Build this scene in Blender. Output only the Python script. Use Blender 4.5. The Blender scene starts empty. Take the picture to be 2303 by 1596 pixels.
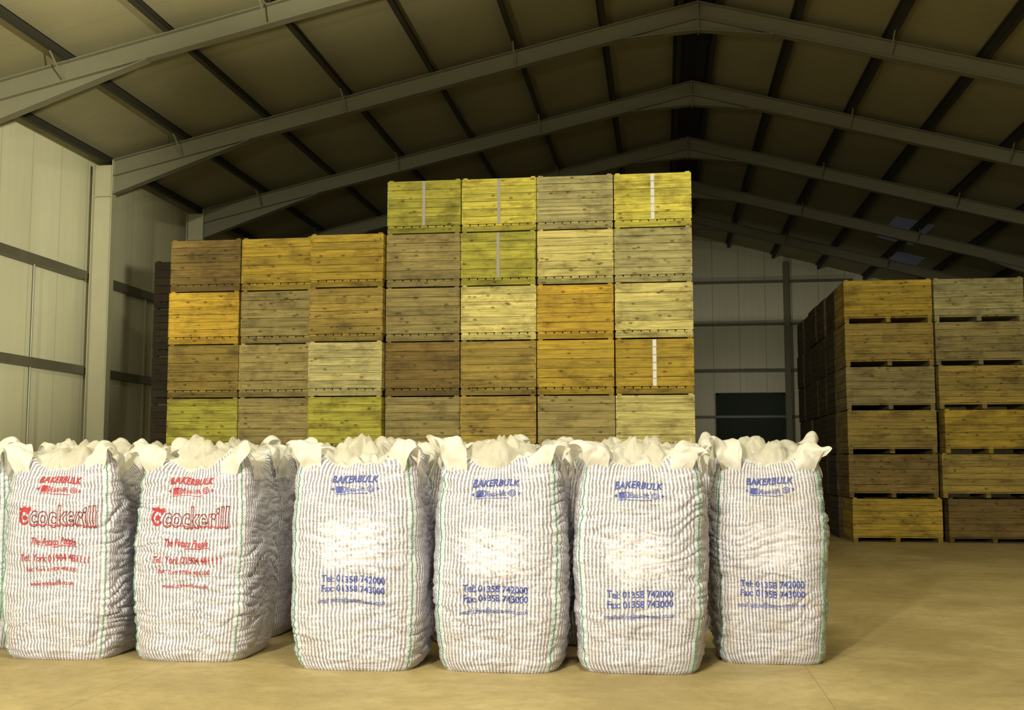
import bpy, bmesh, math, random
from mathutils import Vector, noise, Matrix
from mathutils.bvhtree import BVHTree

scene = bpy.context.scene
COL = scene.collection
scene.view_settings.view_transform = 'Standard'
scene.view_settings.look = 'None'
scene.view_settings.exposure = 0.0

def lin(c):
    r = []
    for v in c:
        v = v/255.0
        r.append(v/12.92 if v <= 0.04045 else ((v+0.055)/1.055)**2.4)
    return (r[0], r[1], r[2], 1.0)

# ------------------------------------------------------------------ helpers
def link(o):
    COL.objects.link(o); return o

def mesh_obj(name, verts, faces, mat=None, smooth=False, parent=None):
    me = bpy.data.meshes.new(name)
    me.from_pydata([tuple(v) for v in verts], [], faces)
    me.update()
    if mat: me.materials.append(mat)
    if smooth:
        me.polygons.foreach_set('use_smooth', [True]*len(me.polygons))
    o = bpy.data.objects.new(name, me)
    link(o)
    if parent: o.parent = parent
    return o

class Geo:
    def __init__(s):
        s.v = []; s.f = []; s.uv = []; s.col = []
    def hexa(s, p, c=0.5, uvs=None):
        b = len(s.v); s.v += [Vector(q) for q in p]; s.col += [c]*8
        fs = [(0,3,2,1),(4,5,6,7),(0,1,5,4),(1,2,6,5),(2,3,7,6),(3,0,4,7)]
        for f in fs: s.f.append(tuple(b+i for i in f))
        return b
    def box(s, x0,x1,y0,y1,z0,z1, c=0.5, off=0.0):
        p = [(x0,y0,z0),(x1,y0,z0),(x1,y1,z0),(x0,y1,z0),(x0,y0,z1),(x1,y0,z1),(x1,y1,z1),(x0,y1,z1)]
        b = s.hexa(p, c)
        d = [x1-x0, y1-y0, z1-z0]
        la = d.index(max(d))
        fs = s.f[-6:]
        for f in fs:
            pts = [s.v[i] for i in f]
            var = [i for i in range(3) if max(q[i] for q in pts)-min(q[i] for q in pts) > 1e-7]
            for q in pts:
                if la in var:
                    o2 = [i for i in var if i != la][0]
                    s.uv.append((q[la]+off, q[o2]+off*3.7))
                else:
                    s.uv.append((q[var[0]]*0.15+off, q[var[1]]+off*3.7))
    def make(s, name, mat, parent=None, uv=False, smooth=False):
        o = mesh_obj(name, s.v, s.f, mat, smooth, parent)
        me = o.data
        if uv:
            l = me.uv_layers.new(name='UVMap')
            for i, u in enumerate(s.uv): l.data[i].uv = u
            a = me.attributes.new('plank', 'FLOAT', 'POINT')
            a.data.foreach_set('value', s.col)
        return o

def tag(o, label, cat, group=None):
    o['label'] = label; o['category'] = cat
    if group: o['group'] = group
    return o

def structure(o, ):
    o['kind'] = 'structure'; return o

# ------------------------------------------------------------------ materials
def new_mat(name):
    m = bpy.data.materials.new(name); m.use_nodes = True
    nt = m.node_tree
    b = nt.nodes['Principled BSDF']
    return m, nt, b

def N(nt, t, **kw):
    n = nt.nodes.new(t)
    for k, v in kw.items(): setattr(n, k, v)
    return n

def math_n(nt, op, a, b=None, clamp=False):
    n = nt.nodes.new('ShaderNodeMath'); n.operation = op; n.use_clamp = clamp
    for i, x in enumerate([a, b]):
        if x is None: continue
        if isinstance(x, (int, float)): n.inputs[i].default_value = x
        else: nt.links.new(x, n.inputs[i])
    return n.outputs[0]

def mixc(nt, fac, a, b, mode='MIX'):
    n = nt.nodes.new('ShaderNodeMix'); n.data_type = 'RGBA'; n.blend_type = mode
    if isinstance(fac, (int, float)): n.inputs[0].default_value = fac
    else: nt.links.new(fac, n.inputs[0])
    for idx, x in ((6, a), (7, b)):
        if isinstance(x, tuple): n.inputs[idx].default_value = x
        else: nt.links.new(x, n.inputs[idx])
    return n.outputs[2]

def noise_n(nt, vec, scale, detail=3, rough=0.5, dist=0.0):
    n = nt.nodes.new('ShaderNodeTexNoise')
    n.inputs['Scale'].default_value = scale; n.inputs['Detail'].default_value = detail
    n.inputs['Roughness'].default_value = rough; n.inputs['Distortion'].default_value = dist
    if vec is not None: nt.links.new(vec, n.inputs['Vector'])
    return n.outputs['Fac']

def ramp(nt, fac, p0, p1, c0=(0,0,0,1), c1=(1,1,1,1)):
    n = nt.nodes.new('ShaderNodeValToRGB')
    n.color_ramp.elements[0].position = p0; n.color_ramp.elements[0].color = c0
    n.color_ramp.elements[1].position = p1; n.color_ramp.elements[1].color = c1
    nt.links.new(fac, n.inputs[0]); return n.outputs[0]

def mapping(nt, vec, scale):
    n = nt.nodes.new('ShaderNodeMapping'); n.inputs['Scale'].default_value = scale
    nt.links.new(vec, n.inputs['Vector']); return n.outputs[0]

def bump(nt, b, h, strength, dist):
    n = nt.nodes.new('ShaderNodeBump'); n.inputs['Strength'].default_value = strength
    n.inputs['Distance'].default_value = dist
    nt.links.new(h, n.inputs['Height']); nt.links.new(n.outputs[0], b.inputs['Normal'])

def simple(name, col, rough=0.6, metal=0.0, var=0.15, scale=6.0, bmp=0.0):
    m, nt, b = new_mat(name)
    tc = N(nt, 'ShaderNodeTexCoord')
    f = noise_n(nt, tc.outputs['Object'], scale, 4, 0.6)
    dark = tuple(c*(1-var) for c in col[:3])+(1,)
    light = tuple(min(1, c*(1+var)) for c in col[:3])+(1,)
    c = mixc(nt, f, dark, light)
    nt.links.new(c, b.inputs['Base Color'])
    b.inputs['Roughness'].default_value = rough; b.inputs['Metallic'].default_value = metal
    if bmp: bump(nt, b, f, bmp, 0.02)
    return m

def panel_mat(name, col, seam_axis, pitch, rough=0.5, var=0.12, seamdark=0.6, seamw=0.03):
    m, nt, b = new_mat(name)
    tc = N(nt, 'ShaderNodeTexCoord')
    sep = N(nt, 'ShaderNodeSeparateXYZ'); nt.links.new(tc.outputs['Object'], sep.inputs[0])
    ax = sep.outputs[seam_axis]
    fr = math_n(nt, 'FRACT', math_n(nt, 'DIVIDE', ax, pitch))
    seam = math_n(nt, 'LESS_THAN', fr, seamw)
    sub = math_n(nt, 'FRACT', math_n(nt, 'DIVIDE', ax, pitch/4))
    rib = math_n(nt, 'MULTIPLY', math_n(nt, 'LESS_THAN', sub, 0.08), 0.25)
    f = noise_n(nt, mapping(nt, tc.outputs['Object'], (0.8, 0.8, 0.25)), 1.5, 5, 0.65)
    c = mixc(nt, f, tuple(x*(1-var) for x in col[:3])+(1,), tuple(min(1, x*(1+var)) for x in col[:3])+(1,))
    c = mixc(nt, math_n(nt, 'MAXIMUM', seam, rib), c, mixc(nt, 1.0, c, (seamdark,)*3+(1,), 'MULTIPLY'))
    nt.links.new(c, b.inputs['Base Color'])
    b.inputs['Roughness'].default_value = rough
    return m

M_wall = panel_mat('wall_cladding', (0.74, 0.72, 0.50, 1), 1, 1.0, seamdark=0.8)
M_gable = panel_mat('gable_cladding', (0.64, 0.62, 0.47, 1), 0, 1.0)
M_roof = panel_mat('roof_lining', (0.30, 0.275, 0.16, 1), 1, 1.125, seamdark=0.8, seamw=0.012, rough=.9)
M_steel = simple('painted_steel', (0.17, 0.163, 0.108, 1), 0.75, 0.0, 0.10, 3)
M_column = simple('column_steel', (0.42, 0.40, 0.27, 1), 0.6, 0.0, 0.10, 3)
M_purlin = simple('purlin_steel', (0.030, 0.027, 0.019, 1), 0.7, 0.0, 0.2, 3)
M_rail = simple('rail_steel', (0.13, 0.12, 0.08, 1), 0.5, 0.0, 0.2, 3)
M_rod = simple('galvanised_rod', (0.45, 0.45, 0.38, 1), 0.4, 0.3, 0.1, 3)
M_ridge = simple('ridge_flashing', (0.012, 0.012, 0.01, 1), 0.8, 0.0, 0.2, 3)
M_door = simple('green_door', (0.022, 0.032, 0.022, 1), 0.85, 0.0, 0.6, 0.8)
M_strip = simple('white_strap', (0.85, 0.84, 0.84, 1), 0.5, 0, 0.15, 14)
M_strip2 = simple('grey_strap', (0.42, 0.38, 0.36, 1), 0.6, 0, 0.15, 14)

# floor
M_floor, nt, b = new_mat('concrete_floor')
tc = N(nt, 'ShaderNodeTexCoord')
f1 = noise_n(nt, tc.outputs['Object'], 0.7, 7, 0.7, 0.5)
f2 = noise_n(nt, tc.outputs['Object'], 7.0, 6, 0.75)
f3 = noise_n(nt, tc.outputs['Object'], 55.0, 3, 0.6)
c = mixc(nt, ramp(nt, f1, 0.38, 0.62), (0.40, 0.305, 0.125, 1), (0.58, 0.465, 0.225, 1))
c = mixc(nt, math_n(nt, 'MULTIPLY', ramp(nt, f2, 0.45, 0.70), 0.55), c, (0.31, 0.235, 0.095, 1))
c = mixc(nt, math_n(nt, 'MULTIPLY', ramp(nt, f3, 0.55, 0.8), 0.45), c, (0.68, 0.58, 0.34, 1))
sep = N(nt, 'ShaderNodeSeparateXYZ'); nt.links.new(tc.outputs['Object'], sep.inputs[0])
fx = math_n(nt, 'ABSOLUTE', math_n(nt, 'SUBTRACT', math_n(nt, 'FRACT', math_n(nt, 'DIVIDE', math_n(nt, 'ADD', sep.outputs[0], 36.4), 5.0)), 0.5))
line = math_n(nt, 'LESS_THAN', fx, 0.0012)
c = mixc(nt, math_n(nt, 'MULTIPLY', line, 0.4), c, (0.2, 0.15, 0.08, 1))
nt.links.new(c, b.inputs['Base Color']); b.inputs['Roughness'].default_value = 0.62
bump(nt, b, f2, 0.25, 0.012)

# wood
def wood_mat(name):
    m, nt, b = new_mat(name)
    oi = N(nt, 'ShaderNodeObjectInfo')
    uv = N(nt, 'ShaderNodeUVMap')
    rnd = N(nt, 'ShaderNodeCombineXYZ')
    r100 = math_n(nt, 'MULTIPLY', oi.outputs['Random'], 73.0)
    nt.links.new(r100, rnd.inputs[0]); nt.links.new(r100, rnd.inputs[1])
    add = N(nt, 'ShaderNodeVectorMath', operation='ADD')
    nt.links.new(uv.outputs[0], add.inputs[0]); nt.links.new(rnd.outputs[0], add.inputs[1])
    vec = add.outputs[0]
    grain = noise_n(nt, mapping(nt, vec, (1.6, 32, 1)), 1.0, 5, 0.6, 0.8)
    tc = N(nt, 'ShaderNodeTexCoord')
    add2 = N(nt, 'ShaderNodeVectorMath', operation='ADD')
    nt.links.new(tc.outputs['Object'], add2.inputs[0]); nt.links.new(rnd.outputs[0], add2.inputs[1])
    blot = noise_n(nt, mapping(nt, add2.outputs[0], (1.6, 1.6, 3.2)), 1.3, 5, 0.7)
    at = N(nt, 'ShaderNodeAttribute', attribute_name='plank')
    wn = N(nt, 'ShaderNodeTexWhiteNoise', noise_dimensions='2D')
    cmb = N(nt, 'ShaderNodeCombineXYZ')
    nt.links.new(at.outputs['Fac'], cmb.inputs[0]); nt.links.new(oi.outputs['Random'], cmb.inputs[1])
    nt.links.new(cmb.outputs[0], wn.inputs['Vector'])
    pv = wn.outputs['Value']
    base = oi.outputs['Color']
    c = mixc(nt, math_n(nt, 'MULTIPLY', pv, 0.65), base, mixc(nt, 1.0, base, (0.50, 0.52, 0.58, 1), 'MULTIPLY'))
    c = mixc(nt, ramp(nt, grain, 0.35, 0.70), mixc(nt, 1.0, c, (1.28, 1.28, 1.25, 1), 'MULTIPLY'), mixc(nt, 1.0, c, (0.60, 0.58, 0.54, 1), 'MULTIPLY'))
    c = mixc(nt, math_n(nt, 'MULTIPLY', ramp(nt, blot, 0.48, 0.68), 0.85), c, mixc(nt, 1.0, c, (0.42, 0.38, 0.35, 1), 'MULTIPLY'))
    vor = N(nt, 'ShaderNodeTexVoronoi'); vor.inputs['Scale'].default_value = 1.0
    nt.links.new(mapping(nt, vec, (4.5, 9.0, 1)), vor.inputs['Vector'])
    kn = ramp(nt, vor.outputs['Distance'], 0.08, 0.22, (1,1,1,1), (0,0,0,1))
    c = mixc(nt, math_n(nt, 'MULTIPLY', kn, 0.85), c, mixc(nt, 1.0, c, (0.28, 0.20, 0.14, 1), 'MULTIPLY'))
    nt.links.new(c, b.inputs['Base Color']); b.inputs['Roughness'].default_value = 0.8
    bump(nt, b, grain, 0.3, 0.004)
    return m
M_wood = wood_mat('crate_wood')

# bag fabrics
def bag_mat(name, patch, dirt):
    m, nt, b = new_mat(name)
    uv = N(nt, 'ShaderNodeUVMap'); sep = N(nt, 'ShaderNodeSeparateXYZ')
    nt.links.new(uv.outputs[0], sep.inputs[0])
    U = sep.outputs[0]
    tc = N(nt, 'ShaderNodeTexCoord'); os = N(nt, 'ShaderNodeSeparateXYZ'); nt.links.new(tc.outputs['Object'], os.inputs[0])
    wob = noise_n(nt, mapping(nt, tc.outputs['Object'], (4, 4, 14)), 1.0, 3, 0.6)
    U2 = math_n(nt, 'ADD', math_n(nt, 'MULTIPLY', U, 124.0), math_n(nt, 'MULTIPLY', wob, 0.8))
    tri = math_n(nt, 'ABSOLUTE', math_n(nt, 'SUBTRACT', math_n(nt, 'FRACT', U2), 0.5))
    st = ramp(nt, tri, 0.20, 0.30, (1,1,1,1), (0,0,0,1))
    br = noise_n(nt, mapping(nt, tc.outputs['Object'], (8, 8, 44)), 1.0, 4, 0.65)
    st = math_n(nt, 'MULTIPLY', st, ramp(nt, br, 0.32, 0.52, (0.45,)*3+(1,), (1,1,1,1)))
    cn = math_n(nt, 'ABSOLUTE', math_n(nt, 'SUBTRACT', math_n(nt, 'FRACT', math_n(nt, 'MULTIPLY', U, 4.0)), 0.5))
    st = math_n(nt, 'MULTIPLY', st, math_n(nt, 'GREATER_THAN', cn, 0.030))
    dn = noise_n(nt, mapping(nt, tc.outputs['Object'], (4, 4, 5)), 1.0, 5, 0.7)
    lowz = math_n(nt, 'SUBTRACT', 1.0, math_n(nt, 'MULTIPLY', os.outputs[2], 1.2), True)
    dm = math_n(nt, 'MULTIPLY', ramp(nt, dn, 0.48, 0.72), math_n(nt, 'ADD', math_n(nt, 'MULTIPLY', lowz, 0.35), dirt, True))
    c = mixc(nt, st, (0.78, 0.775, 0.88, 1), (0.30, 0.28, 0.335, 1))
    c = mixc(nt, dm, c, (0.42, 0.31, 0.16, 1))
    if patch is not None:
        px = math_n(nt, 'DIVIDE', os.outputs[0], 0.29)
        pz = math_n(nt, 'DIVIDE', math_n(nt, 'SUBTRACT', os.outputs[2], patch), 0.215)
        d = math_n(nt, 'ADD', math_n(nt, 'POWER', math_n(nt, 'ABSOLUTE', px), 4.0), math_n(nt, 'POWER', math_n(nt, 'ABSOLUTE', pz), 4.0))
        nn = noise_n(nt, mapping(nt, tc.outputs['Object'], (18, 18, 26)), 1.0, 5, 0.7)
        d = math_n(nt, 'ADD', d, math_n(nt, 'MULTIPLY', math_n(nt, 'SUBTRACT', nn, 0.42), 6.0))
        front = math_n(nt, 'LESS_THAN', os.outputs[1], -0.3)
        pm = math_n(nt, 'MULTIPLY', ramp(nt, math_n(nt, 'MULTIPLY', d, 0.5), 0.10, 0.70, (1,1,1,1), (0,0,0,1)), front)
        pm = math_n(nt, 'MULTIPLY', pm, 0.70 if dirt else 0.92)
        c = mixc(nt, pm, c, (0.85, 0.81, 0.91, 1))
    nt.links.new(c, b.inputs['Base Color']); b.inputs['Roughness'].default_value = 0.5
    h1 = noise_n(nt, mapping(nt, tc.outputs['Object'], (9, 9, 42)), 1.0, 5, 0.65, 0.5)
    vz = N(nt, 'ShaderNodeTexVoronoi'); vz.inputs['Scale'].default_value = 15.0
    nt.links.new(tc.outputs['Object'], vz.inputs['Vector'])
    h = math_n(nt, 'ADD', math_n(nt, 'MULTIPLY', h1, 1.0), math_n(nt, 'MULTIPLY', vz.outputs['Distance'], -0.35))
    bump(nt, b, h, 0.75, 0.022)
    return m
def cloth(name, c0, c1, trans, clear):
    m, nt, b = new_mat(name)
    tc = N(nt, 'ShaderNodeTexCoord')
    f = noise_n(nt, tc.outputs['Object'], 9, 4, 0.6)
    cc = mixc(nt, f, c0, c1)
    nt.links.new(cc, b.inputs['Base Color']); b.inputs['Roughness'].default_value = 0.5
    bump(nt, b, noise_n(nt, tc.outputs['Object'], 14, 5, 0.6, 1.2), 0.35, 0.02)
    tr = N(nt, 'ShaderNodeBsdfTranslucent'); nt.links.new(cc, tr.inputs[0])
    mx = N(nt, 'ShaderNodeMixShader'); mx.inputs[0].default_value = trans
    nt.links.new(b.outputs[0], mx.inputs[1]); nt.links.new(tr.outputs[0], mx.inputs[2])
    out = mx.outputs[0]
    if clear:
        tp = N(nt, 'ShaderNodeBsdfTransparent')
        m2 = N(nt, 'ShaderNodeMixShader'); m2.inputs[0].default_value = clear
        nt.links.new(out, m2.inputs[1]); nt.links.new(tp.outputs[0], m2.inputs[2]); out = m2.outputs[0]
    nt.links.new(out, nt.nodes['Material Output'].inputs[0])
    return m
M_cream = cloth('cream_cloth', (0.86, 0.83, 0.74, 1), (0.93, 0.91, 0.87, 1), .25, .05)
M_veil = cloth('sheer_cloth', (0.86, 0.83, 0.72, 1), (0.93, 0.90, 0.84, 1), .3, .45)
M_green = simple('green_thread', (0.04, 0.30, 0.18, 1), 0.7, 0, 0.2, 30)
M_teal = simple('pale_green_thread', (0.16, 0.38, 0.25, 1), 0.7, 0, 0.2, 30)
M_blue = simple('blue_ink', (0.065, 0.09, 0.37, 1), 0.6, 0, 0.5, 24)
M_red = simple('red_ink', (0.43, 0.035, 0.05, 1), 0.6, 0, 0.4, 24)

# ------------------------------------------------------------------ setting
RX = 0.79; RZ = 10.4; SLL = 0.2267; SLR = 0.272
XL, XR = -11.62, 13.2
YN, YF = -3.0, 43.4
def rz(x, add=0.0): return RZ + add - (SLL if x < RX else SLR)*abs(x-RX)

g = Geo(); g.box(XL-0.2, XR+0.2, YN-9, YF+0.2, -0.2, 0.0)
structure(g.make('floor', M_floor))
g = Geo(); g.box(XL-0.15, XL, YN, YF, 0, rz(XL, .2)); structure(g.make('wall_left', M_wall))
g = Geo(); g.box(XR, XR+0.15, YN, YF, 0, rz(XR, .2)); structure(g.make('wall_right', M_wall))
g = Geo()
for sgn in (-1, 1):
    xe = XL-0.15 if sgn < 0 else XR+0.15
    a, c_ = (xe, RX) if sgn < 0 else (RX, xe)
    p = [(a,YN,rz(a,.2)),(c_,YN,rz(c_,.2)),(c_,YF+.15,rz(c_,.2)),(a,YF+.15,rz(a,.2)),
         (a,YN,rz(a,.32)),(c_,YN,rz(c_,.32)),(c_,YF+.15,rz(c_,.32)),(a,YF+.15,rz(a,.32))]
    g.hexa(p)
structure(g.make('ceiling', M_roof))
v = []
for y in (YF, YF+0.15):
    v += [(XL,y,0),(XR,y,0),(XR,y,rz(XR,.2)),(RX,y,rz(RX,.2)),(XL,y,rz(XL,.2))]
f = [(0,1,2,3,4),(9,8,7,6,5)] + [(i,(i+1)%5+0,(i+1)%5+5,i+5) for i in range(5)]
structure(mesh_obj('wall_back', v, f, M_gable))
# unseen front wall added behind the camera, its lintel shading the far roof
LZ = 5.8
g = Geo()
g.box(XL, -10, YN-.15, YN, 0, LZ); g.box(10, XR, YN-.15, YN, 0, LZ)
for a, c_ in ((XL, RX), (RX, XR)):
    g.hexa([(a,YN-.15,LZ),(c_,YN-.15,LZ),(c_,YN,LZ),(a,YN,LZ),(a,YN-.15,rz(a,.2)),(c_,YN-.15,rz(c_,.2)),(c_,YN,rz(c_,.2)),(a,YN,rz(a,.2))])
structure(g.make('wall_front_baffle', M_gable))
# dark ridge capping
g = Geo()
for sgn in (-1, 1):
    a, c_ = (RX-0.27, RX) if sgn < 0 else (RX, RX+0.27)
    p = [(a,YN,rz(a,.10)),(c_,YN,rz(c_,.10)),(c_,YF,rz(c_,.10)),(a,YF,rz(a,.10)),
         (a,YN,rz(a,.199)),(c_,YN,rz(c_,.199)),(c_,YF,rz(c_,.199)),(a,YF,rz(a,.199))]
    g.hexa(p)
structure(g.make('trim_1', M_ridge))
# door in gable
g = Geo(); g.box(2.17, 4.58, YF-0.12, YF-0.02, 0, 4.17)
for i in range(14): g.box(2.2, 4.55, YF-0.14, YF-0.12, 0.05+i*0.29, 0.30+i*0.29)
g.box(2.09, 2.17, YF-0.16, YF, 0, 4.25); g.box(4.58, 4.66, YF-0.16, YF, 0, 4.25); g.box(2.09, 4.66, YF-0.16, YF, 4.17, 4.25)
structure(g.make('door_1', M_door))
# skylights
M_sky, nt, b = new_mat('rooflight')
b.inputs['Base Color'].default_value = (0.05, 0.05, 0.06, 1)
b.inputs['Emission Color'].default_value = (0.15, 0.15, 0.22, 1); b.inputs['Emission Strength'].default_value = 0.07
for n_, (y0, y1, a, c_) in enumerate(((33.8, 36.8, 7.0, 8.1), (38.2, 41.0, 7.7, 8.8))):
    g = Geo()
    g.hexa([(a,y0,rz(a,.17)),(c_,y0,rz(c_,.17)),(c_,y1,rz(c_,.17)),(a,y1,rz(a,.17)),
            (a,y0,rz(a,.199)),(c_,y0,rz(c_,.199)),(c_,y1,rz(c_,.199)),(a,y1,rz(a,.199))])
    structure(g.make('window_%d' % (n_+1), M_sky))

# ------------------------------------------------------------------ portal frames
IN = 11.76; OUT = 12.19
def mk_frame(y):
    root = bpy.data.objects.new('steel_portal_frame', None); link(root); root.location = (RX, y, 0)
    tag(root, 'grey painted steel portal frame with two columns and pitched rafters', 'steel frame', 'portal frames of the shed')
    Y0, Y1 = -0.09, 0.09
    for s in (-1, 1):
        SL = SLL if s < 0 else SLR
        g = Geo()
        def bx(a, c_, y0, y1, z0, z1):
            x0, x1 = sorted((a*s, c_*s)); g.box(x0, x1, y0, y1, z0, z1)
        top = RZ-SL*OUT
        zs = RZ-SL*IN-.76
        bx(IN, IN+.018, Y0, Y1, 0, RZ-SL*IN-.01); bx(OUT-.018, OUT, Y0, Y1, 0, top); bx(IN+.018, OUT-.018, -.008, .008, 0, top)
        bx(IN+.018, OUT-.018, Y0+.01, -.008, zs, zs+.02); bx(IN+.018, OUT-.018, .008, Y1-.01, zs, zs+.02)
        bx(IN-.06, OUT, Y0-.06, Y1+.06, 0, .02)
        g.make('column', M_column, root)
        g = Geo()
        def sl(d0, d1, t0, t1, b0, b1, y0, y1):
            zt0, zt1 = RZ-SL*d0-t0, RZ-SL*d1-t1
            zb0, zb1 = RZ-SL*d0-b0, RZ-SL*d1-b1
            q = [(d0*s,y0,zb0),(d1*s,y0,zb1),(d1*s,y1,zb1),(d0*s,y1,zb0),(d0*s,y0,zt0),(d1*s,y0,zt1),(d1*s,y1,zt1),(d0*s,y1,zt0)]
            g.hexa(q)
        D = 0.34
        sl(0.012, IN, 0, 0, .02, .02, Y0, Y1)
        sl(0.012, IN, .02, .02, D-.02, D-.02, -.007, .007)
        sl(0.012, IN, D-.02, D-.02, D, D, Y0, Y1)
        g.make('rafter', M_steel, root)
        g = Geo()
        sl(8.9, IN, D, D, D+.001, .70, -.007, .007)
        sl(8.9, IN, D, .70, D+.02, .72, Y0, Y1)
        g.make('haunch', M_steel, root)
        g = Geo()
        sl(0.012, 1.4, D, D, .55, D+.001, -.007, .007)
        sl(0.012, 1.4, .55, D, .57, D+.02, Y0, Y1)
        sl(0.0, 0.012, -.0, -.0, .61, .61, Y0-.02, Y1+.02)
        g.make('apex_haunch', M_steel, root)
        for k, d in enumerate((3.52, 6.9, 10.29)):
            g = Geo(); zt = RZ-SL*d+.03; zb = RZ-SL*d-D+.01
            g.hexa([(d*s-.015, -.09, zb),(d*s+.015, -.09, zb),(d*s+.015, -.078, zb),(d*s-.015, -.078, zb),
                    (d*s-.015, -.55, zt),(d*s+.015, -.55, zt),(d*s+.015, -.538, zt),(d*s-.015, -.538, zt)])
            g.make('brace', M_steel, root)
for i in range(9):
    mk_frame(2.9+4.5*i)

# purlins
for s in (-1, 1):
    for d in (0.36, 1.83, 3.52, 5.21, 6.9, 8.6, 10.29, 12.0):
        x = RX+s*d; z0 = rz(x)
        g = Geo()
        def bb(x0, x1, z0_, z1_): g.box(x0, x1, YN+.01, YF-.02, z0_, z1_)
        bb(-.012, .012, .012, .188); bb(-.012, .085, .008, .022); bb(-.085, .012, .176, .19)
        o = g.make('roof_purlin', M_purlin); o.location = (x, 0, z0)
        tag(o, 'long dark steel purlin running under the pale roof lining', 'roof beam', 'roof purlins')
# wall rails
for (x0, x1) in ((XL, XL+.2), (XR-.2, XR)):
    for z in (1.45, 3.36, 5.27):
        for y0, y1 in ((2.9+4.5*i, 2.9+4.5*(i+1)) for i in range(9)):
            ya, yb = y0+.11, min(y1-.11, YF-.3)
            g = Geo(); g.box(x0, x1, ya, yb, z, z+.014); g.box(x0, x1, ya, yb, z+.15, z+.164)
            xx = x1-.012 if x0 == XL else x0
            g.box(xx, xx+.012, ya, yb, z+.014, z+.15)
            o = g.make('wall_rail', M_rail); tag(o, 'dark galvanised steel cladding rail fixed along the pale wall', 'wall rail', 'horizontal wall rails')
for i in range(3, 9):
    y = 2.9+4.5*i-1.85
    g = Geo(); x = XL+.1
    g.box(x-.012, x+.012, y-.012, y+.012, 0, 1.45)
    g.box(x-.012, x+.012, y-.012, y+.012, 1.614, 3.36)
    g.box(x-.012, x+.012, y-.012, y+.012, 3.524, 5.27)
    for z in (1.614, 3.524): g.box(x-.03, x+.03, y-.03, y+.03, z, z+.02)
    o = g.make('tie_rod', M_rod); tag(o, 'thin vertical steel tie rod between the wall rails', 'rod', 'tie rods on the wall')
# gable posts & rails
for x in (-7.3, -3.3, 0.79, 4.78, 8.9):
    g = Geo(); z = rz(x, -.05); g.box(-.1, .1, -.02, 0, 0, z); g.box(-.1, .1, -.25, -.23, 0, z); g.box(-.01, .01, -.23, -.02, 0, z)
    o = g.make('gable_post', M_steel); o.location = (x, YF-.18, 0); tag(o, 'slim grey steel post against the end wall', 'post', 'end wall posts')
for z in (3.30, 5.05, 6.85, 8.5):
    h0 = min(11.2, (RZ-z)/SLL-.5); h1 = min(11.2, (RZ-z)/SLR-.5)
    g = Geo(); g.box(RX-h0, RX+h1, YF-.17, YF-.01, z, z+.09)
    o = g.make('wall_rail', M_rail); tag(o, 'horizontal steel rail across the end wall', 'wall rail', 'end wall rails')

# ------------------------------------------------------------------ crates
CL, CW, CP = 1.75, 1.235, 0.895
rng = random.Random(5)
def crate_mesh(seed):
    r = random.Random(seed); g = Geo()
    hx, hy = CL/2, CW/2
    n = 9; w = (CW-.01)/n
    for i in range(n):
        y0 = -hy+.005+i*w
        g.box(-hx+.004, hx-.004, y0+.010, y0+w-.010, .09, .112, r.random(), r.random()*9)
    nb = r.choice((5, 6, 6)); z0 = .118; H = (.874-z0)/nb
    t = .022
    for i in range(nb):
        for s in (-1, 1):
            e = [r.uniform(.002, .005) for _ in range(4)]
            a, c_ = z0+i*H+e[0], z0+(i+1)*H-e[1]
            ya, yb = sorted((s*hy, s*(hy-t))); g.box(-hx, hx, ya, yb, a, c_, r.random(), r.random()*9)
            a, c_ = z0+i*H+e[2], z0+(i+1)*H-e[3]
            xa, xb = sorted((s*hx, s*(hx-t))); g.box(xa, xb, -hy+t, hy-t, a, c_, r.random(), r.random()*9)
    for sx in (-1, 1):
        for sy in (-1, 1):
            xa, xb = sorted((sx*(hx-t), sx*(hx-t-.07))); ya, yb = sorted((sy*(hy-t), sy*(hy-t-.07)))
            g.box(xa, xb, ya, yb, .112, CP, r.random(), 1)
        xa, xb = sorted((sx*(hx-t), sx*(hx-t-.02))); g.box(xa, xb, -.05, .05, .112, .86, r.random(), 2)
    for sy in (-1, 1):
        ya, yb = sorted((sy*(hy-t), sy*(hy-t-.02))); g.box(-.05, .05, ya, yb, .112, .86, r.random(), 2)
    return g
crate_data = []
for k in range(6):
    o = crate_mesh(k+11).make('wooden_crate', M_wood, uv=True)
    crate_data.append(o.data); bpy.data.objects.remove(o)
g = Geo(); g.box(-.045, .045, -CW/2+.004, CW/2-.004, 0, .09, .3, 2)
bo = g.make('bearer', M_wood, uv=True); bearer_data = bo.data; bpy.data.objects.remove(bo)
g = Geo()
for k in range(6): g.box(-.004, .004, -.030, .030, .125+k*.125, .125+k*.125+.114)
so = g.make('strap', M_strip); strap_data = so.data; bpy.data.objects.remove(so)
g = Geo(); g.box(-.004, .004, -.025, .025, .12, .868)
so = g.make('strap', M_strip2); strap2_data = so.data; bpy.data.objects.remove(so)

def crate(x, y, z, rot, col, label, group):
    o = bpy.data.objects.new('wooden_crate', rng.choice(crate_data)); link(o)
    o.location = (x, y, z); o.rotation_euler = (0, 0, rot); o.color = col
    tag(o, label, 'crate', group)
    for k, bx in enumerate((-CL/2+.05, 0, CL/2-.05)):
        c = bpy.data.objects.new('bearer', bearer_data); link(c); c.parent = o; c.location = (bx, 0, 0)
        c.color = tuple(q*.7 for q in col[:3])+(1,)
    return o

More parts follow.
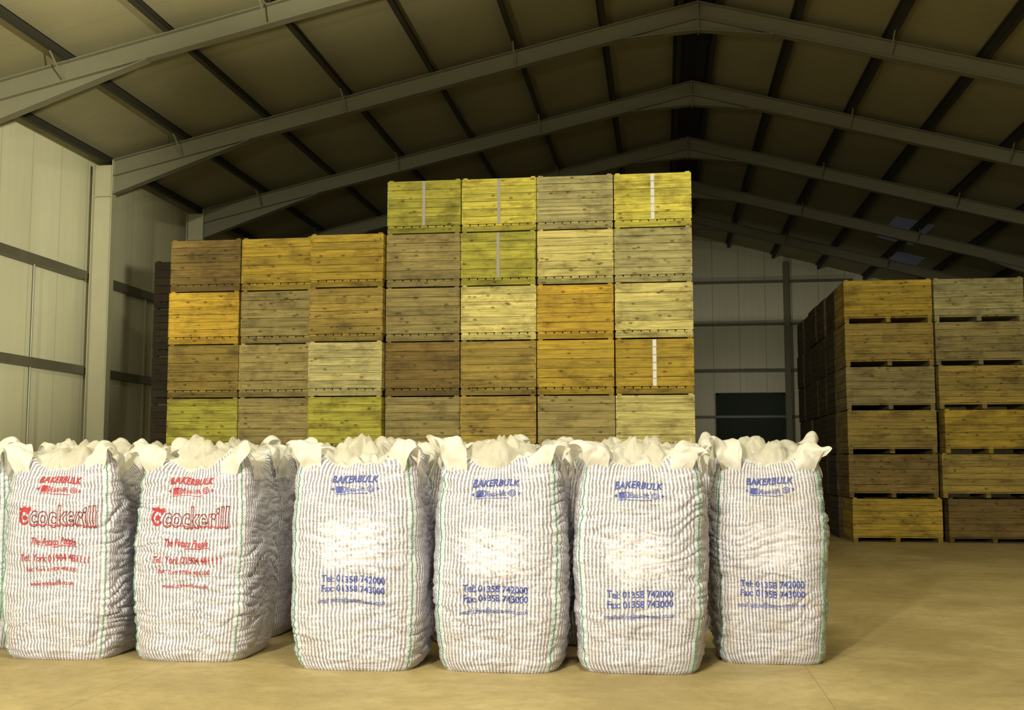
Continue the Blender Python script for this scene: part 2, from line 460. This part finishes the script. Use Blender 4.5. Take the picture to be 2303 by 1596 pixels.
PAL = {'G': ((164,156,70), 'fresh greenish-yellow'), 'Y': ((206,192,92), 'new lemon-yellow'), 'K': ((190,154,60), 'golden-brown'),
       'O': ((150,127,70), 'olive-brown'), 'B': ((148,132,94), 'greyish-brown'), 'D': ((118,96,56), 'dark stained brown'),
       'P': ((196,182,128), 'pale weathered'), 'S': ((172,161,124), 'silvery grey'), 'M': ((168,140,56), 'mustard-brown')}
cols = [
    ['O','B','G','O','K','D'],
    ['B','O','B','B','B','M'],
    ['O','O','G','S','O','M'],
    ['B','O','B','D','B','B','G'],
    ['O','B','O','O','P','G','Y'],
    ['B','O','B','M','K','P','S'],
    ['O','B','P','M','P','S','Y']]
straps = {(3,6):1, (4,6):1, (4,5):1, (6,6):2, (6,3):2}
SX0 = -8.23+.6255; SY = 17.7+CL/2
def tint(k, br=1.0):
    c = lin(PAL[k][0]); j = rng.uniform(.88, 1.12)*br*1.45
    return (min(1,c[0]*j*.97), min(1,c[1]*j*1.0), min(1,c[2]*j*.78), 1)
for ci, rows in enumerate(cols):
    for ri, k in enumerate(rows):
        x = SX0+ci*1.2505+rng.uniform(-.006, .006)
        st = straps.get((ci, ri), 0)
        dy = -.15 if ci == 2 else 0
        o = crate(x, SY+dy+rng.uniform(-.03, .01), ri*CP, math.pi/2, tint(k),
              '%s slatted wooden crate in a tall stack%s' % (PAL[k][1], ', vertical strap' if st else ''), 'crates in the tall stack')
        if st:
            c = bpy.data.objects.new('strap', strap_data if st == 2 else strap2_data); link(c); c.parent = o
            c.location = (-CL/2-.0045, 0, 0); c['label'] = 'white vertical strap' if st == 2 else 'grey vertical strap'
for ri in range(6):  # rear crates: the shade there is put into their very dark tint
    crate(-8.78, 20.42, ri*CP, math.pi/2, tint('D', .12), 'slatted wooden crate in a rear stack, shade tinted in', 'crates behind the tall stack')
# low stack
RXs = 3.77; RY = 23.5
rc = [['M','D','O','B','O','M'], ['D','O','M','O','B','S'], ['D','O','O','O','M','B']]
for ri in range(6):
    row2 = {0: .13, 1: .04, 2: .12, 3: .03, 4: .0, 5: .0}[ri]
    for cI in range(3):
        if cI == 0: x = RXs+CL/2+(0.05 if ri == 0 else .0)
        elif cI == 1: x = RXs+CL/2+1.79+row2
        else: x = RXs+CL/2+3.56+.02+row2
        crate(x, RY+CW/2+rng.uniform(-.02, .02), ri*CP, 0, tint(rc[cI][ri], .85),
              '%s slatted wooden crate stacked six high beside others' % PAL[rc[cI][ri]][1], 'crates in the low stack')
for dI in range(1, 6):  # crates going back along the side, darkened by tint to read as shaded
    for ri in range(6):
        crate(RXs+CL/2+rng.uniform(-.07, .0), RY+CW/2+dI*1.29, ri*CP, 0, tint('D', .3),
              'slatted wooden crate in a receding row, shade put into its colour', 'crates in the low stack')

# ------------------------------------------------------------------ bulk bags
PROF = [(0,.430),(.02,.458),(.06,.482),(.25,.512),(.5,.520),(.72,.512),(.88,.488),(.96,.460),(1,.425)]
def prof(t):
    for (a, va), (c_, vc) in zip(PROF, PROF[1:]):
        if t <= c_:
            u = (t-a)/(c_-a); return va+(vc-va)*(u*u*(3-2*u)*.3+u*.7)
    return PROF[-1][1]

def bag_body(seed, NU=224, NV=120, mat=None, H=1.52, wx=1.0):
    r = random.Random(seed); sh = Vector((seed*7.3, seed*3.1, seed*1.7))
    n = 4.4
    dense = []
    M = 4000
    for i in range(M+1):
        ph = math.pi/2 + 2*math.pi*i/M
        c, s = math.cos(ph), math.sin(ph)
        rr = (abs(c)**n+abs(s)**n)**(-1/n)
        dense.append((rr*c, rr*s))
    L = [0]
    for i in range(M): L.append(L[-1]+math.dist(dense[i], dense[i+1]))
    pts = []; j = 0
    for i in range(NU):
        t = L[-1]*i/NU
        while L[j+1] < t: j += 1
        u = (t-L[j])/(L[j+1]-L[j])
        pts.append((dense[j][0]*(1-u)+dense[j+1][0]*u, dense[j][1]*(1-u)+dense[j+1][1]*u))
    leanx, leany = r.uniform(-.03, .03), r.uniform(-.01, .02)
    wy = r.uniform(.91, .95)
    verts = []; K = 18
    def corner(p): return min(1.0, (abs(p[0])*abs(p[1]))**3*2.9)
    for jv in range(NV+1):
        t = jv/NV
        h = prof(t)
        for p in pts:
            cr = corner(p)
            zr = H-.01+.18*cr + .04*noise.noise(Vector((p[0]*2.5, p[1]*2.5, 5))+sh)
            z = t*zr
            nx = math.copysign(abs(p[0])**(n-1), p[0]); ny = math.copysign(abs(p[1])**(n-1), p[1])
            l = math.hypot(nx, ny); nx /= l; ny /= l
            q = Vector((p[0]*h*wx, p[1]*h*wy, z))
            warp = noise.noise(q*2.6+sh)
            w1 = noise.noise(Vector((q.x*3.2, q.y*3.2, z*14+warp*2.2))+sh)
            w1b = noise.noise(Vector((q.x*5.5+3, q.y*5.5, z*25-warp*1.6))+sh*1.7)
            w3 = noise.noise(Vector((q.x*2.6, q.y*2.6, q.z*3.4))+sh*3)
            lump = noise.noise(Vector((q.x*10, q.y*10, z*12))+sh)
            env = min(1, t/.06)*min(1, (1-t)/.05+.35)
            amp = .45+1.5*max(0, noise.noise(q*2.1+sh*5)+.3)
            d = (.018*(min(1, abs(w1)*3.0)**.6-.7)*amp + .009*(min(1, abs(w1b)*3)**.6-.6)*amp + .028*w3 + .008*lump)*env
            z2 = z + .012*w1*env*(1 if t > .05 else 0)
            verts.append((q.x+nx*d+leanx*t, q.y+ny*d+leany*t, max(0, z2)))
    for k in range(1, K+1):
        u = k/K
        for i, p in enumerate(pts):
            b0 = verts[NV*NU+i]
            ang = math.atan2(p[1], p[0])
            rr = .13
            tx, ty = rr*math.cos(ang)+leanx, rr*math.sin(ang)+leany
            x = b0[0]*(1-u)+tx*u; y = b0[1]*(1-u)+ty*u
            e = min(1, u*4)
            fold = abs(noise.noise(Vector((math.cos(ang)*5, math.sin(ang)*5, u*1.5))+sh))
            pk = .10*(fold-.15)*math.sin(u*math.pi) + .05*noise.noise(Vector((x*9, y*9, 2))+sh)*e + .02*noise.noise(Vector((x*22, y*22, 2))+sh)*e
            z = b0[2]*(1-u)**2 + (H+.10)*(1-(1-u)**2) + pk + .02*math.sin(min(1, u*2.5)*math.pi)
            verts.append((x, y, z))
    rows = NV+1+K
    faces = []; uvs = []; mi = []
    for jv in range(rows-1):
        for i in range(NU):
            i2 = (i+1) % NU
            faces.append((jv*NU+i, jv*NU+i2, (jv+1)*NU+i2, (jv+1)*NU+i))
            v0, v1 = jv/NV, (jv+1)/NV
            uvs += [(i/NU, v0), ((i+1)/NU, v0), ((i+1)/NU, v1), (i/NU, v1)]
            mi.append(0 if jv < NV+2 else 1)
    faces.append(tuple(range(NU-1, -1, -1))); uvs += [(0.0625, 0)]*NU; mi.append(0)
    faces.append(tuple((rows-1)*NU+i for i in range(NU))); uvs += [(0, 0)]*NU; mi.append(1)
    me = bpy.data.meshes.new('body'); me.from_pydata(verts, [], faces); me.update()
    me.materials.append(mat); me.materials.append(M_cream)
    me.polygons.foreach_set('use_smooth', [True]*len(faces)); me.polygons.foreach_set('material_index', mi)
    l = me.uv_layers.new(name='UVMap')
    flat = [c for u in uvs for c in u]; l.data.foreach_set('uv', flat)
    return me, verts, NU, NV, leanx, leany, H

def spout_mesh(seed, lx, ly, H):
    # gathered skirts of thin cloth rolling over from a tied neck in soft rounded folds
    r = random.Random(seed+40); verts = []; faces = []
    ox, oy = r.uniform(-.06, .06), r.uniform(-.10, -.03)
    for Lr in range(4):
        span = (2*math.pi, 2*math.pi, 5.0, 4.2)[Lr]; a0 = r.random()*6.28
        Ln = (.46, .46, .44, .42)[Lr]*r.uniform(.92, 1.10)
        e0 = (.9, 1.2, 1.45, 1.57)[Lr]; e1 = (-2.7, -2.8, -2.9, -3.0)[Lr]+r.uniform(-.4, .2)
        kp = r.randint(5, 7); ph = r.random()*6; sh = Vector((seed*3.7+Lr*11, seed+Lr*5, 2))
        closed = Lr < 2
        NU = int(span*34); NV = 38; b = len(verts)
        for i in range(NU+1):
            a = a0+span*(i % NU if closed else i)/NU
            ca, sa = math.cos(a), math.sin(a)
            edge = 1.0 if closed else max(.15, math.sin(math.pi*i/NU))**.35
            low = noise.noise(Vector((ca*1.4, sa*1.4, Lr))+sh)
            rad = .035; z = H+.08+.025*Lr
            ln = Ln*(1+.30*low)*edge
            w1 = noise.noise(Vector((ca*2, sa*2, 3))+sh)
            for j in range(NV+1):
                t = j/NV
                el = e0+(e1-e0)*t**1.15+.4*low*t
                if j:
                    rad += ln/NV*math.cos(el); z += ln/NV*math.sin(el)
                env = math.sin(min(1, t*1.4)*math.pi*.5)
                pl = math.sin(a*kp+ph+3.0*w1)*.022*env
                f1 = (abs(noise.noise(Vector((ca*2.8, sa*2.8, t*2.0))+sh))-.2)*.07*env
                f2 = (abs(noise.noise(Vector((ca*7, sa*7, t*4))+sh))-.2)*.016*env
                d = pl+f1+f2
                rr = rad+d*math.sin(el)*.9
                verts.append((lx+ox+rr*ca, ly+oy+rr*sa, z+d*math.cos(el)+.03*low))
        for i in range(NU):
            for j in range(NV):
                c0 = b+i*(NV+1)+j; faces.append((c0, c0+1, c0+NV+2, c0+NV+1))
    me = bpy.data.meshes.new('spout'); me.from_pydata(verts, [], faces); me.update()
    me.materials.append(M_veil); me.polygons.foreach_set('use_smooth', [True]*len(faces))
    return me

def cat(P, t):
    n = len(P)-1; x = t*n; i = min(n-1, int(x)); u = x-i
    p0 = P[max(0, i-1)]; p1 = P[i]; p2 = P[i+1]; p3 = P[min(n, i+2)]
    return .5*((2*p1)+(p2-p0)*u+(2*p0-5*p1+4*p2-p3)*u*u+(3*p1-p0-3*p2+p3)*u*u*u)

def loop_mesh(seed, sx, sy, lx, ly, H, wx):
    r = random.Random(seed*4+(sx+1)+3*(sy+1)); sh = Vector((r.random()*50, r.random()*50, 3))
    pk = r.uniform(.20, .29); ou = r.uniform(-.03, .04); iy = r.uniform(-.03, .03)
    P = [Vector((.31,.400,H-.02)), Vector((.33,.425,H+.09)), Vector((.37+iy,.42,H+pk*.8)), Vector((.42+ou,.38,H+pk)),
         Vector((.46+ou,.32,H+pk*.8)), Vector((.485,.27,H+.09)), Vector((.475,.24,H-.06))]
    W = [Vector((1,0,.1)), Vector((1,0.1,.1)), Vector((.9,.3,.2)), Vector((.75,.65,.0)), Vector((.3,.9,.1)), Vector((0,1,.1)), Vector((0,1,0))]
    n, m = 60, 24; verts = []; faces = []
    for i in range(n+1):
        t = i/n; c = cat(P, t); w = cat(W, t).normalized(); e = math.sin(t*math.pi)**.5
        wid = .065+.055*math.sin(t*math.pi)+.02*noise.noise(Vector((t*3, seed, sx))+sh)
        tn = (cat(P, min(1, t+.02))-cat(P, max(0, t-.02))).normalized(); nrm = tn.cross(w).normalized()
        for j in range(m+1):
            s = (j/m-.5)*2
            q = c+w*(wid*s)
            big = noise.noise(q*4.0+sh); f1 = abs(noise.noise(q*7+sh*1.1)); f2 = abs(noise.noise(q*15+sh*.6))
            q = q+nrm*((.10*big+.06*(f1-.2)+.015*(f2-.2))*e) + Vector((0,0,1))*(.04*noise.noise(Vector((s*1.2, t*2.4, 1))+sh)*e - .03*s*s*e)
            verts.append((q.x*sx*wx+lx, q.y*sy+ly, q.z))
    for i in range(n):
        for j in range(m):
            a = i*(m+1)+j; faces.append((a, a+1, a+m+2, a+m+1))
    me = bpy.data.meshes.new('lifting_loop'); me.from_pydata(verts, [], faces); me.update()
    me.materials.append(M_cream); me.polygons.foreach_set('use_smooth', [True]*len(faces))
    return me

def seam_mesh(verts, NU, NV, idx, mat):
    vs = []; fs = []; r = .0042; path = []
    for j in range(2, NV+1):
        v = Vector(verts[j*NU+idx]); w = Vector((v.x, v.y, 0)).normalized()
        tang = Vector((-w.y, w.x, 0))
        path.append((v+w*.004+tang*(.005 if j % 2 else -.005), w, tang))
    for v, w, tg in path:
        for a, b_ in ((1,0),(0,1),(-1,0),(0,-1)): vs.append(v+w*r*a+tg*r*b_)
    for i in range(len(path)-1):
        for k in range(4):
            k2 = (k+1) % 4; fs.append((i*4+k, i*4+k2, (i+1)*4+k2, (i+1)*4+k))
    me = bpy.data.meshes.new('seam'); me.from_pydata([tuple(v) for v in vs], [], fs); me.update(); me.materials.append(mat)
    return me

# --- printed lettering
def text_tris(body, width, height, x, z, shear=0.0, bold=0.0, outline=0.0):
    cu = bpy.data.curves.new('t', 'FONT'); cu.body = body; cu.size = 1.0; cu.shear = shear
    cu.offset = bold; cu.resolution_u = 3
    if bold > .02: cu.space_character = 1.08
    if outline: cu.fill_mode = 'NONE'; cu.bevel_depth = outline; cu.bevel_resolution = 0
    ob = bpy.data.objects.new('t', cu); COL.objects.link(ob)
    dg = bpy.context.evaluated_depsgraph_get(); dg.update()
    me = bpy.data.meshes.new_from_object(ob.evaluated_get(dg))
    bpy.data.objects.remove(ob)
    bm = bmesh.new(); bm.from_mesh(me); bpy.data.meshes.remove(me)
    xs = [v.co.x for v in bm.verts]
    x0, x1 = min(xs), max(xs)
    sx = width/(x1-x0); sy = height/.70
    for v in bm.verts:
        v.co = Vector(((v.co.x-(x0+x1)/2)*sx+x, 0, (v.co.y-.35)*sy+z))
    return bm

def poly_bm(pts, x=0, z=0):
    bm = bmesh.new(); vs = [bm.verts.new((x+p[0], 0, z+p[1])) for p in pts]; bm.faces.new(vs); return bm

def ring_bm(x, z, rx, rz_, w, n=28, a0=0, a1=2*math.pi):
    bm = bmesh.new(); o = []; i_ = []
    for k in range(n+1):
        a = a0+(a1-a0)*k/n
        o.append(bm.verts.new((x+rx*math.cos(a), 0, z+rz_*math.sin(a)))); i_.append(bm.verts.new((x+(rx-w)*math.cos(a), 0, z+(rz_-w)*math.sin(a))))
    for k in range(n): bm.faces.new((o[k], o[k+1], i_[k+1], i_[k]))
    return bm

def drape(bms, bvh, mat, parent, name, seed):
    out = bmesh.new()
    for bm in bms:
        bmesh.ops.triangulate(bm, faces=bm.faces[:])
        for _ in range(5):
            ed = [e for e in bm.edges if e.calc_length() > .011]
            if not ed: break
            bmesh.ops.subdivide_edges(bm, edges=ed, cuts=1)
            bmesh.ops.triangulate(bm, faces=[f for f in bm.faces if len(f.verts) > 3])
        me = bpy.data.meshes.new('x'); bm.to_mesh(me); bm.free(); out.from_mesh(me); bpy.data.meshes.remove(me)
    for v in out.verts:
        # the cloth is creased, so the print rides up and down with it
        v.co.z += .018*noise.noise(Vector((v.co.x*5, v.co.z*4, seed*5.1))) + .007*noise.noise(Vector((v.co.x*16, v.co.z*14, seed*2.3)))
        v.co.x += .004*noise.noise(Vector((v.co.x*6, v.co.z*22, seed*3.1)))
        hit = bvh.ray_cast(Vector((v.co.x, -3, v.co.z)), Vector((0, 1, 0)))
        v.co.y = (hit[0].y if hit[0] else -.45) - .005
    me = bpy.data.meshes.new(name); out.to_mesh(me); out.free(); me.materials.append(mat)
    o = bpy.data.objects.new(name, me); link(o); o.parent = parent
    return o

def header(z, lx):
    z2 = z-.080
    L = {'maker_lettering': [text_tris('BAKERBULK', .37, .052, lx, z, .25, .035)]}
    q = [poly_bm([(-.195,0),(-.172,-.016),(-.172,.016)], lx, z2), poly_bm([(.195,0),(.172,.016),(.172,-.016)], lx, z2)]
    q.append(poly_bm([(-.155,-.026),(-.112,-.026),(-.112,.026),(-.155,.026)], lx, z2))
    q.append(ring_bm(lx-.100, z2, .026, .026, .007))
    q.append(text_tris('B', .016, .028, lx-.100, z2, 0, .02))
    q.append(text_tris('Easi-lift', .150, .038, lx+.005, z2, 0, .008))
    q.append(ring_bm(lx+.125, z2, .028, .026, .006)); q.append(ring_bm(lx+.125, z2, .015, .013, .005))
    q.append(poly_bm([(-.16,-.038),(.10,-.038),(.10,-.033),(-.16,-.033)], lx, z2))
    L['logo_print'] = q
    return L

def blue_print(dz, lx, hz, tz=0.0):
    L = header(1.425+hz, lx)
    L['telephone_lettering'] = [text_tris('Tel: 01358 742000', .50, .052, lx, .605+dz*1.1+tz, .0, .020)]
    L['fax_lettering'] = [text_tris('Fax: 01358 743000', .50, .052, lx, .53+dz*1.1+tz, .0, .020)]
    L['email_lettering'] = [text_tris('email saltire@saltire-seed.co.uk', .53, .036, lx-.01, .44+dz*1.1+tz, .1, .004)]
    return L
def red_print(dz, lx, hz):
    L = header(1.455+hz, lx)
    z = 1.17+dz
    L['name_lettering'] = [text_tris('cockerill', .56, .160, lx+.055, z+.01, .0, .03, .016),
                           poly_bm([(-.22,-.068),(.34,-.068),(.34,-.060),(-.22,-.060)], lx, z)]
    L['badge_print'] = [ring_bm(lx-.272, z, .050, .066, .020, 32, .5, 2*math.pi-.5),
        poly_bm([(-.05,.050),(-.055,.078),(-.02,.07),(-.005,.088),(.01,.07),(.05,.08),(.055,.05),(.03,.035)], lx-.272, z),
        poly_bm([(-.012,-.02),(.02,-.025),(.03,.006),(.005,.02),(-.014,.010)], lx-.272, z)]
    L['slogan_lettering'] = [text_tris('The Potato People', .38, .060, lx-.01, .965+dz, .35, .022),
        poly_bm([(-.02,-.047),(.19,-.042),(.19,-.036),(-.02,-.039)], lx, .965+dz)]
    L['telephone_lettering'] = [text_tris('Tel. York 01904 481111', .58, .054, lx, .835+dz, .0, .014)]
    L['fax_lettering'] = [text_tris('Fax: York 01904 486100', .44, .034, lx-.02, .745+dz, 0, .006)]
    L['website_lettering'] = [text_tris('www.cockerill.co.uk', .39, .036, lx-.01, .635+dz, 0, .006)]
    return L

def make_bag(x, y, seed, kind, rot=0.0, dz=0.0, dirt=0.0, H=1.52, hi=True, wx=1.0, hz=0.0, px=0.0, tz=0.0):
    root = bpy.data.objects.new('bulk_bag', None); link(root)
    patch = None
    if kind == 'blue': patch = .885+dz
    mat = bag_mat('striped_woven_%d' % seed, patch, dirt)
    me, verts, NU, NV, lx, ly, H = bag_body(seed, 256 if hi else 120, 180 if hi else 60, mat, H, wx)
    body = bpy.data.objects.new('body', me); link(body); body.parent = root
    s = bpy.data.objects.new('spout', spout_mesh(seed, lx, ly, H)); link(s); s.parent = root
    s['label'] = 'gathered cream cloth filling spout'
    for sx in (-1, 1):
        for sy in (-1, 1):
            o = bpy.data.objects.new('lifting_loop', loop_mesh(seed, sx, sy, lx, ly, H, wx)); link(o); o.parent = root
            o['label'] = 'wide cream cloth lifting loop'
    for q in (1, 3, 5, 7):
        o = bpy.data.objects.new('seam', seam_mesh(verts, NU, NV, NU*q//8+(0), M_green if kind == 'blue' else M_teal)); link(o); o.parent = root
        o['label'] = 'green stitched corner seam'
    if kind in ('blue', 'red') and hi:
        bvh = BVHTree.FromPolygons([Vector(v) for v in verts], [tuple(p.vertices) for p in me.polygons][:-2])
        for nm, bms in (blue_print(dz, lx*.5+px, hz, tz) if kind == 'blue' else red_print(dz, lx*.5+px, hz)).items():
            o = drape(bms, bvh, M_blue if kind == 'blue' else M_red, root, nm, seed)
            o['label'] = ('blue' if kind == 'blue' else 'red') + ' printed lettering'
    root.location = (x, y, 0); root.rotation_euler = (0, 0, rot)
    return root

HB = .47
fronts = [
    (-6.06, 8.95+HB, 3, 'plain', 0, 0, .0, .98, 0, 0, 0),
    (-4.96, 8.62+HB, 1, 'red', .02, -.01, .0, .99, 0, .03, 0),
    (-3.85, 8.67+HB, 2, 'red', -.01, -.02, .0, 1.01, -.01, .02, 0),
    (-2.40, 8.47+HB, 4, 'blue', .03, .09, .0, 1.05, .05, .02, 0),
    (-1.27, 8.54+HB, 5, 'blue', -.02, .03, .0, 1.03, .02, 0, 0),
    (-.19, 8.63+HB, 6, 'blue', .0, .0, .0, 1.01, 0, 0, 0),
    (.86, 9.18+HB, 7, 'blue', .0, .06, .30, .93, .03, 0, -.03)]
for (x, y, seed, kind, rot, dz, dirt, wx, hz, px, tz) in fronts:
    o = make_bag(x, y, seed, kind, rot, dz, dirt, H=1.52+(0.02 if kind == 'blue' else 0), wx=wx, hz=hz, px=px, tz=tz)
    if kind == 'red': lab = 'white striped bulk bag with red lettering, filled with potatoes'
    elif kind == 'plain': lab = 'white striped woven bulk bag beside a red-printed bag'
    elif dirt: lab = 'soiled white striped bulk bag with blue lettering ending the row'
    else: lab = 'white striped bulk bag with blue lettering and blank patch'
    tag(o, lab, 'bulk bag', 'bulk bags in the front row')

def copy_tree(src, x, y, rot):
    c = src.copy(); link(c); c.location = (x, y, 0); c.rotation_euler = (0, 0, rot)
    for ch in src.children:
        d = ch.copy(); link(d); d.parent = c; d.matrix_parent_inverse = Matrix()
    return c
LB = 'striped bulk bag with gathered cream top behind the front row'
rows = [((-5.08, -3.98, -2.74, -1.64, -.54), 10.34), ((-5.3, -4.2, -3.06, -1.96, -.86, .25), 11.52), ((-5.5, -4.37, -3.24, -2.12, -1.0, .1), 12.7)]
protos = []
rr = random.Random(3); k = 0
for xs, y in rows:
    for x in xs:
        yy = y+rr.uniform(-.03, .05)
        if len(protos) < 3:
            o = make_bag(x, yy, 20+len(protos), 'plain', rr.uniform(-.03, .03), hi=False, wx=.97); protos.append(o)
        else:
            o = copy_tree(protos[k % 3], x, yy, rr.choice((0, math.pi))+rr.uniform(-.03, .03))
        k += 1
        tag(o, LB, 'bulk bag', 'bulk bags in the rows behind')

# ------------------------------------------------------------------ camera
cam = bpy.data.cameras.new('camera'); co = bpy.data.objects.new('camera', cam); link(co)
cam.sensor_width = 36; cam.lens = 2500/2303*36; cam.clip_end = 200
co.location = (0, 0, 1.6); co.rotation_euler = (math.radians(90+5.53), 0, math.radians(7.66))
scene.camera = co

# ------------------------------------------------------------------ lights
def aim(o, loc, target):
    o.location = loc
    o.rotation_euler = (Vector(target)-Vector(loc)).to_track_quat('-Z', 'Y').to_euler()
def area(name, loc, target, power, size, color):
    l = bpy.data.lights.new(name, 'AREA'); l.energy = power; l.size = size; l.color = color
    o = bpy.data.objects.new(name, l); link(o); aim(o, loc, target); return o
def spot(name, loc, target, power, cone, blend, color, soft=.3):
    l = bpy.data.lights.new(name, 'SPOT'); l.energy = power; l.spot_size = math.radians(cone); l.spot_blend = blend; l.color = color; l.shadow_soft_size = soft
    o = bpy.data.objects.new(name, l); link(o); aim(o, loc, target); return o
WARM = (1, .95, .74)
area('yard_floodlight', (-5, -8, 5.45), (-4, 14, 2.2), 2350, .5, WARM)
area('near_fill', (-4, -.5, 3.2), (-4, 12, 1.0), 390, .6, WARM)  # added fill for the near bags and crates, no actual lamp here
spot('roof_fill', (-4.0, 2.5, 2.8), (-5.6, 10.0, 12.4), 15500, 66, .6, (1, .94, .68))  # unseen spot added to lift the near roof and rafters
spot('left_wall_fill', (4.0, -.5, 3.4), (-11.6, 14.5, 6.0), 18000, 30, .7, (1, .95, .70))  # added light brightening the left wall, no fitting exists there
area('floor_fill', (-.3, 4.5, 8.6), (.6, 7.8, 0), 320, 1.2, (1, .93, .68))  # invented source above, added to light the floor and bag tops
area('right_floor_fill', (4.8, 13, 8.6), (3.9, 14, 0), 170, 1.0, (1, .92, .62))  # extra light added only to brighten the floor on the right
area('end_wall_fill', (3.2, 38.5, 3.6), (3.4, 43.4, 3.8), 28, .6, (1, .95, .78))  # unseen light added to raise the brightness of the end wall
w = bpy.data.worlds.new('world'); scene.world = w; w.use_nodes = True
w.node_tree.nodes['Background'].inputs[0].default_value = (0.9, 0.85, 0.6, 1)
w.node_tree.nodes['Background'].inputs[1].default_value = 0.002
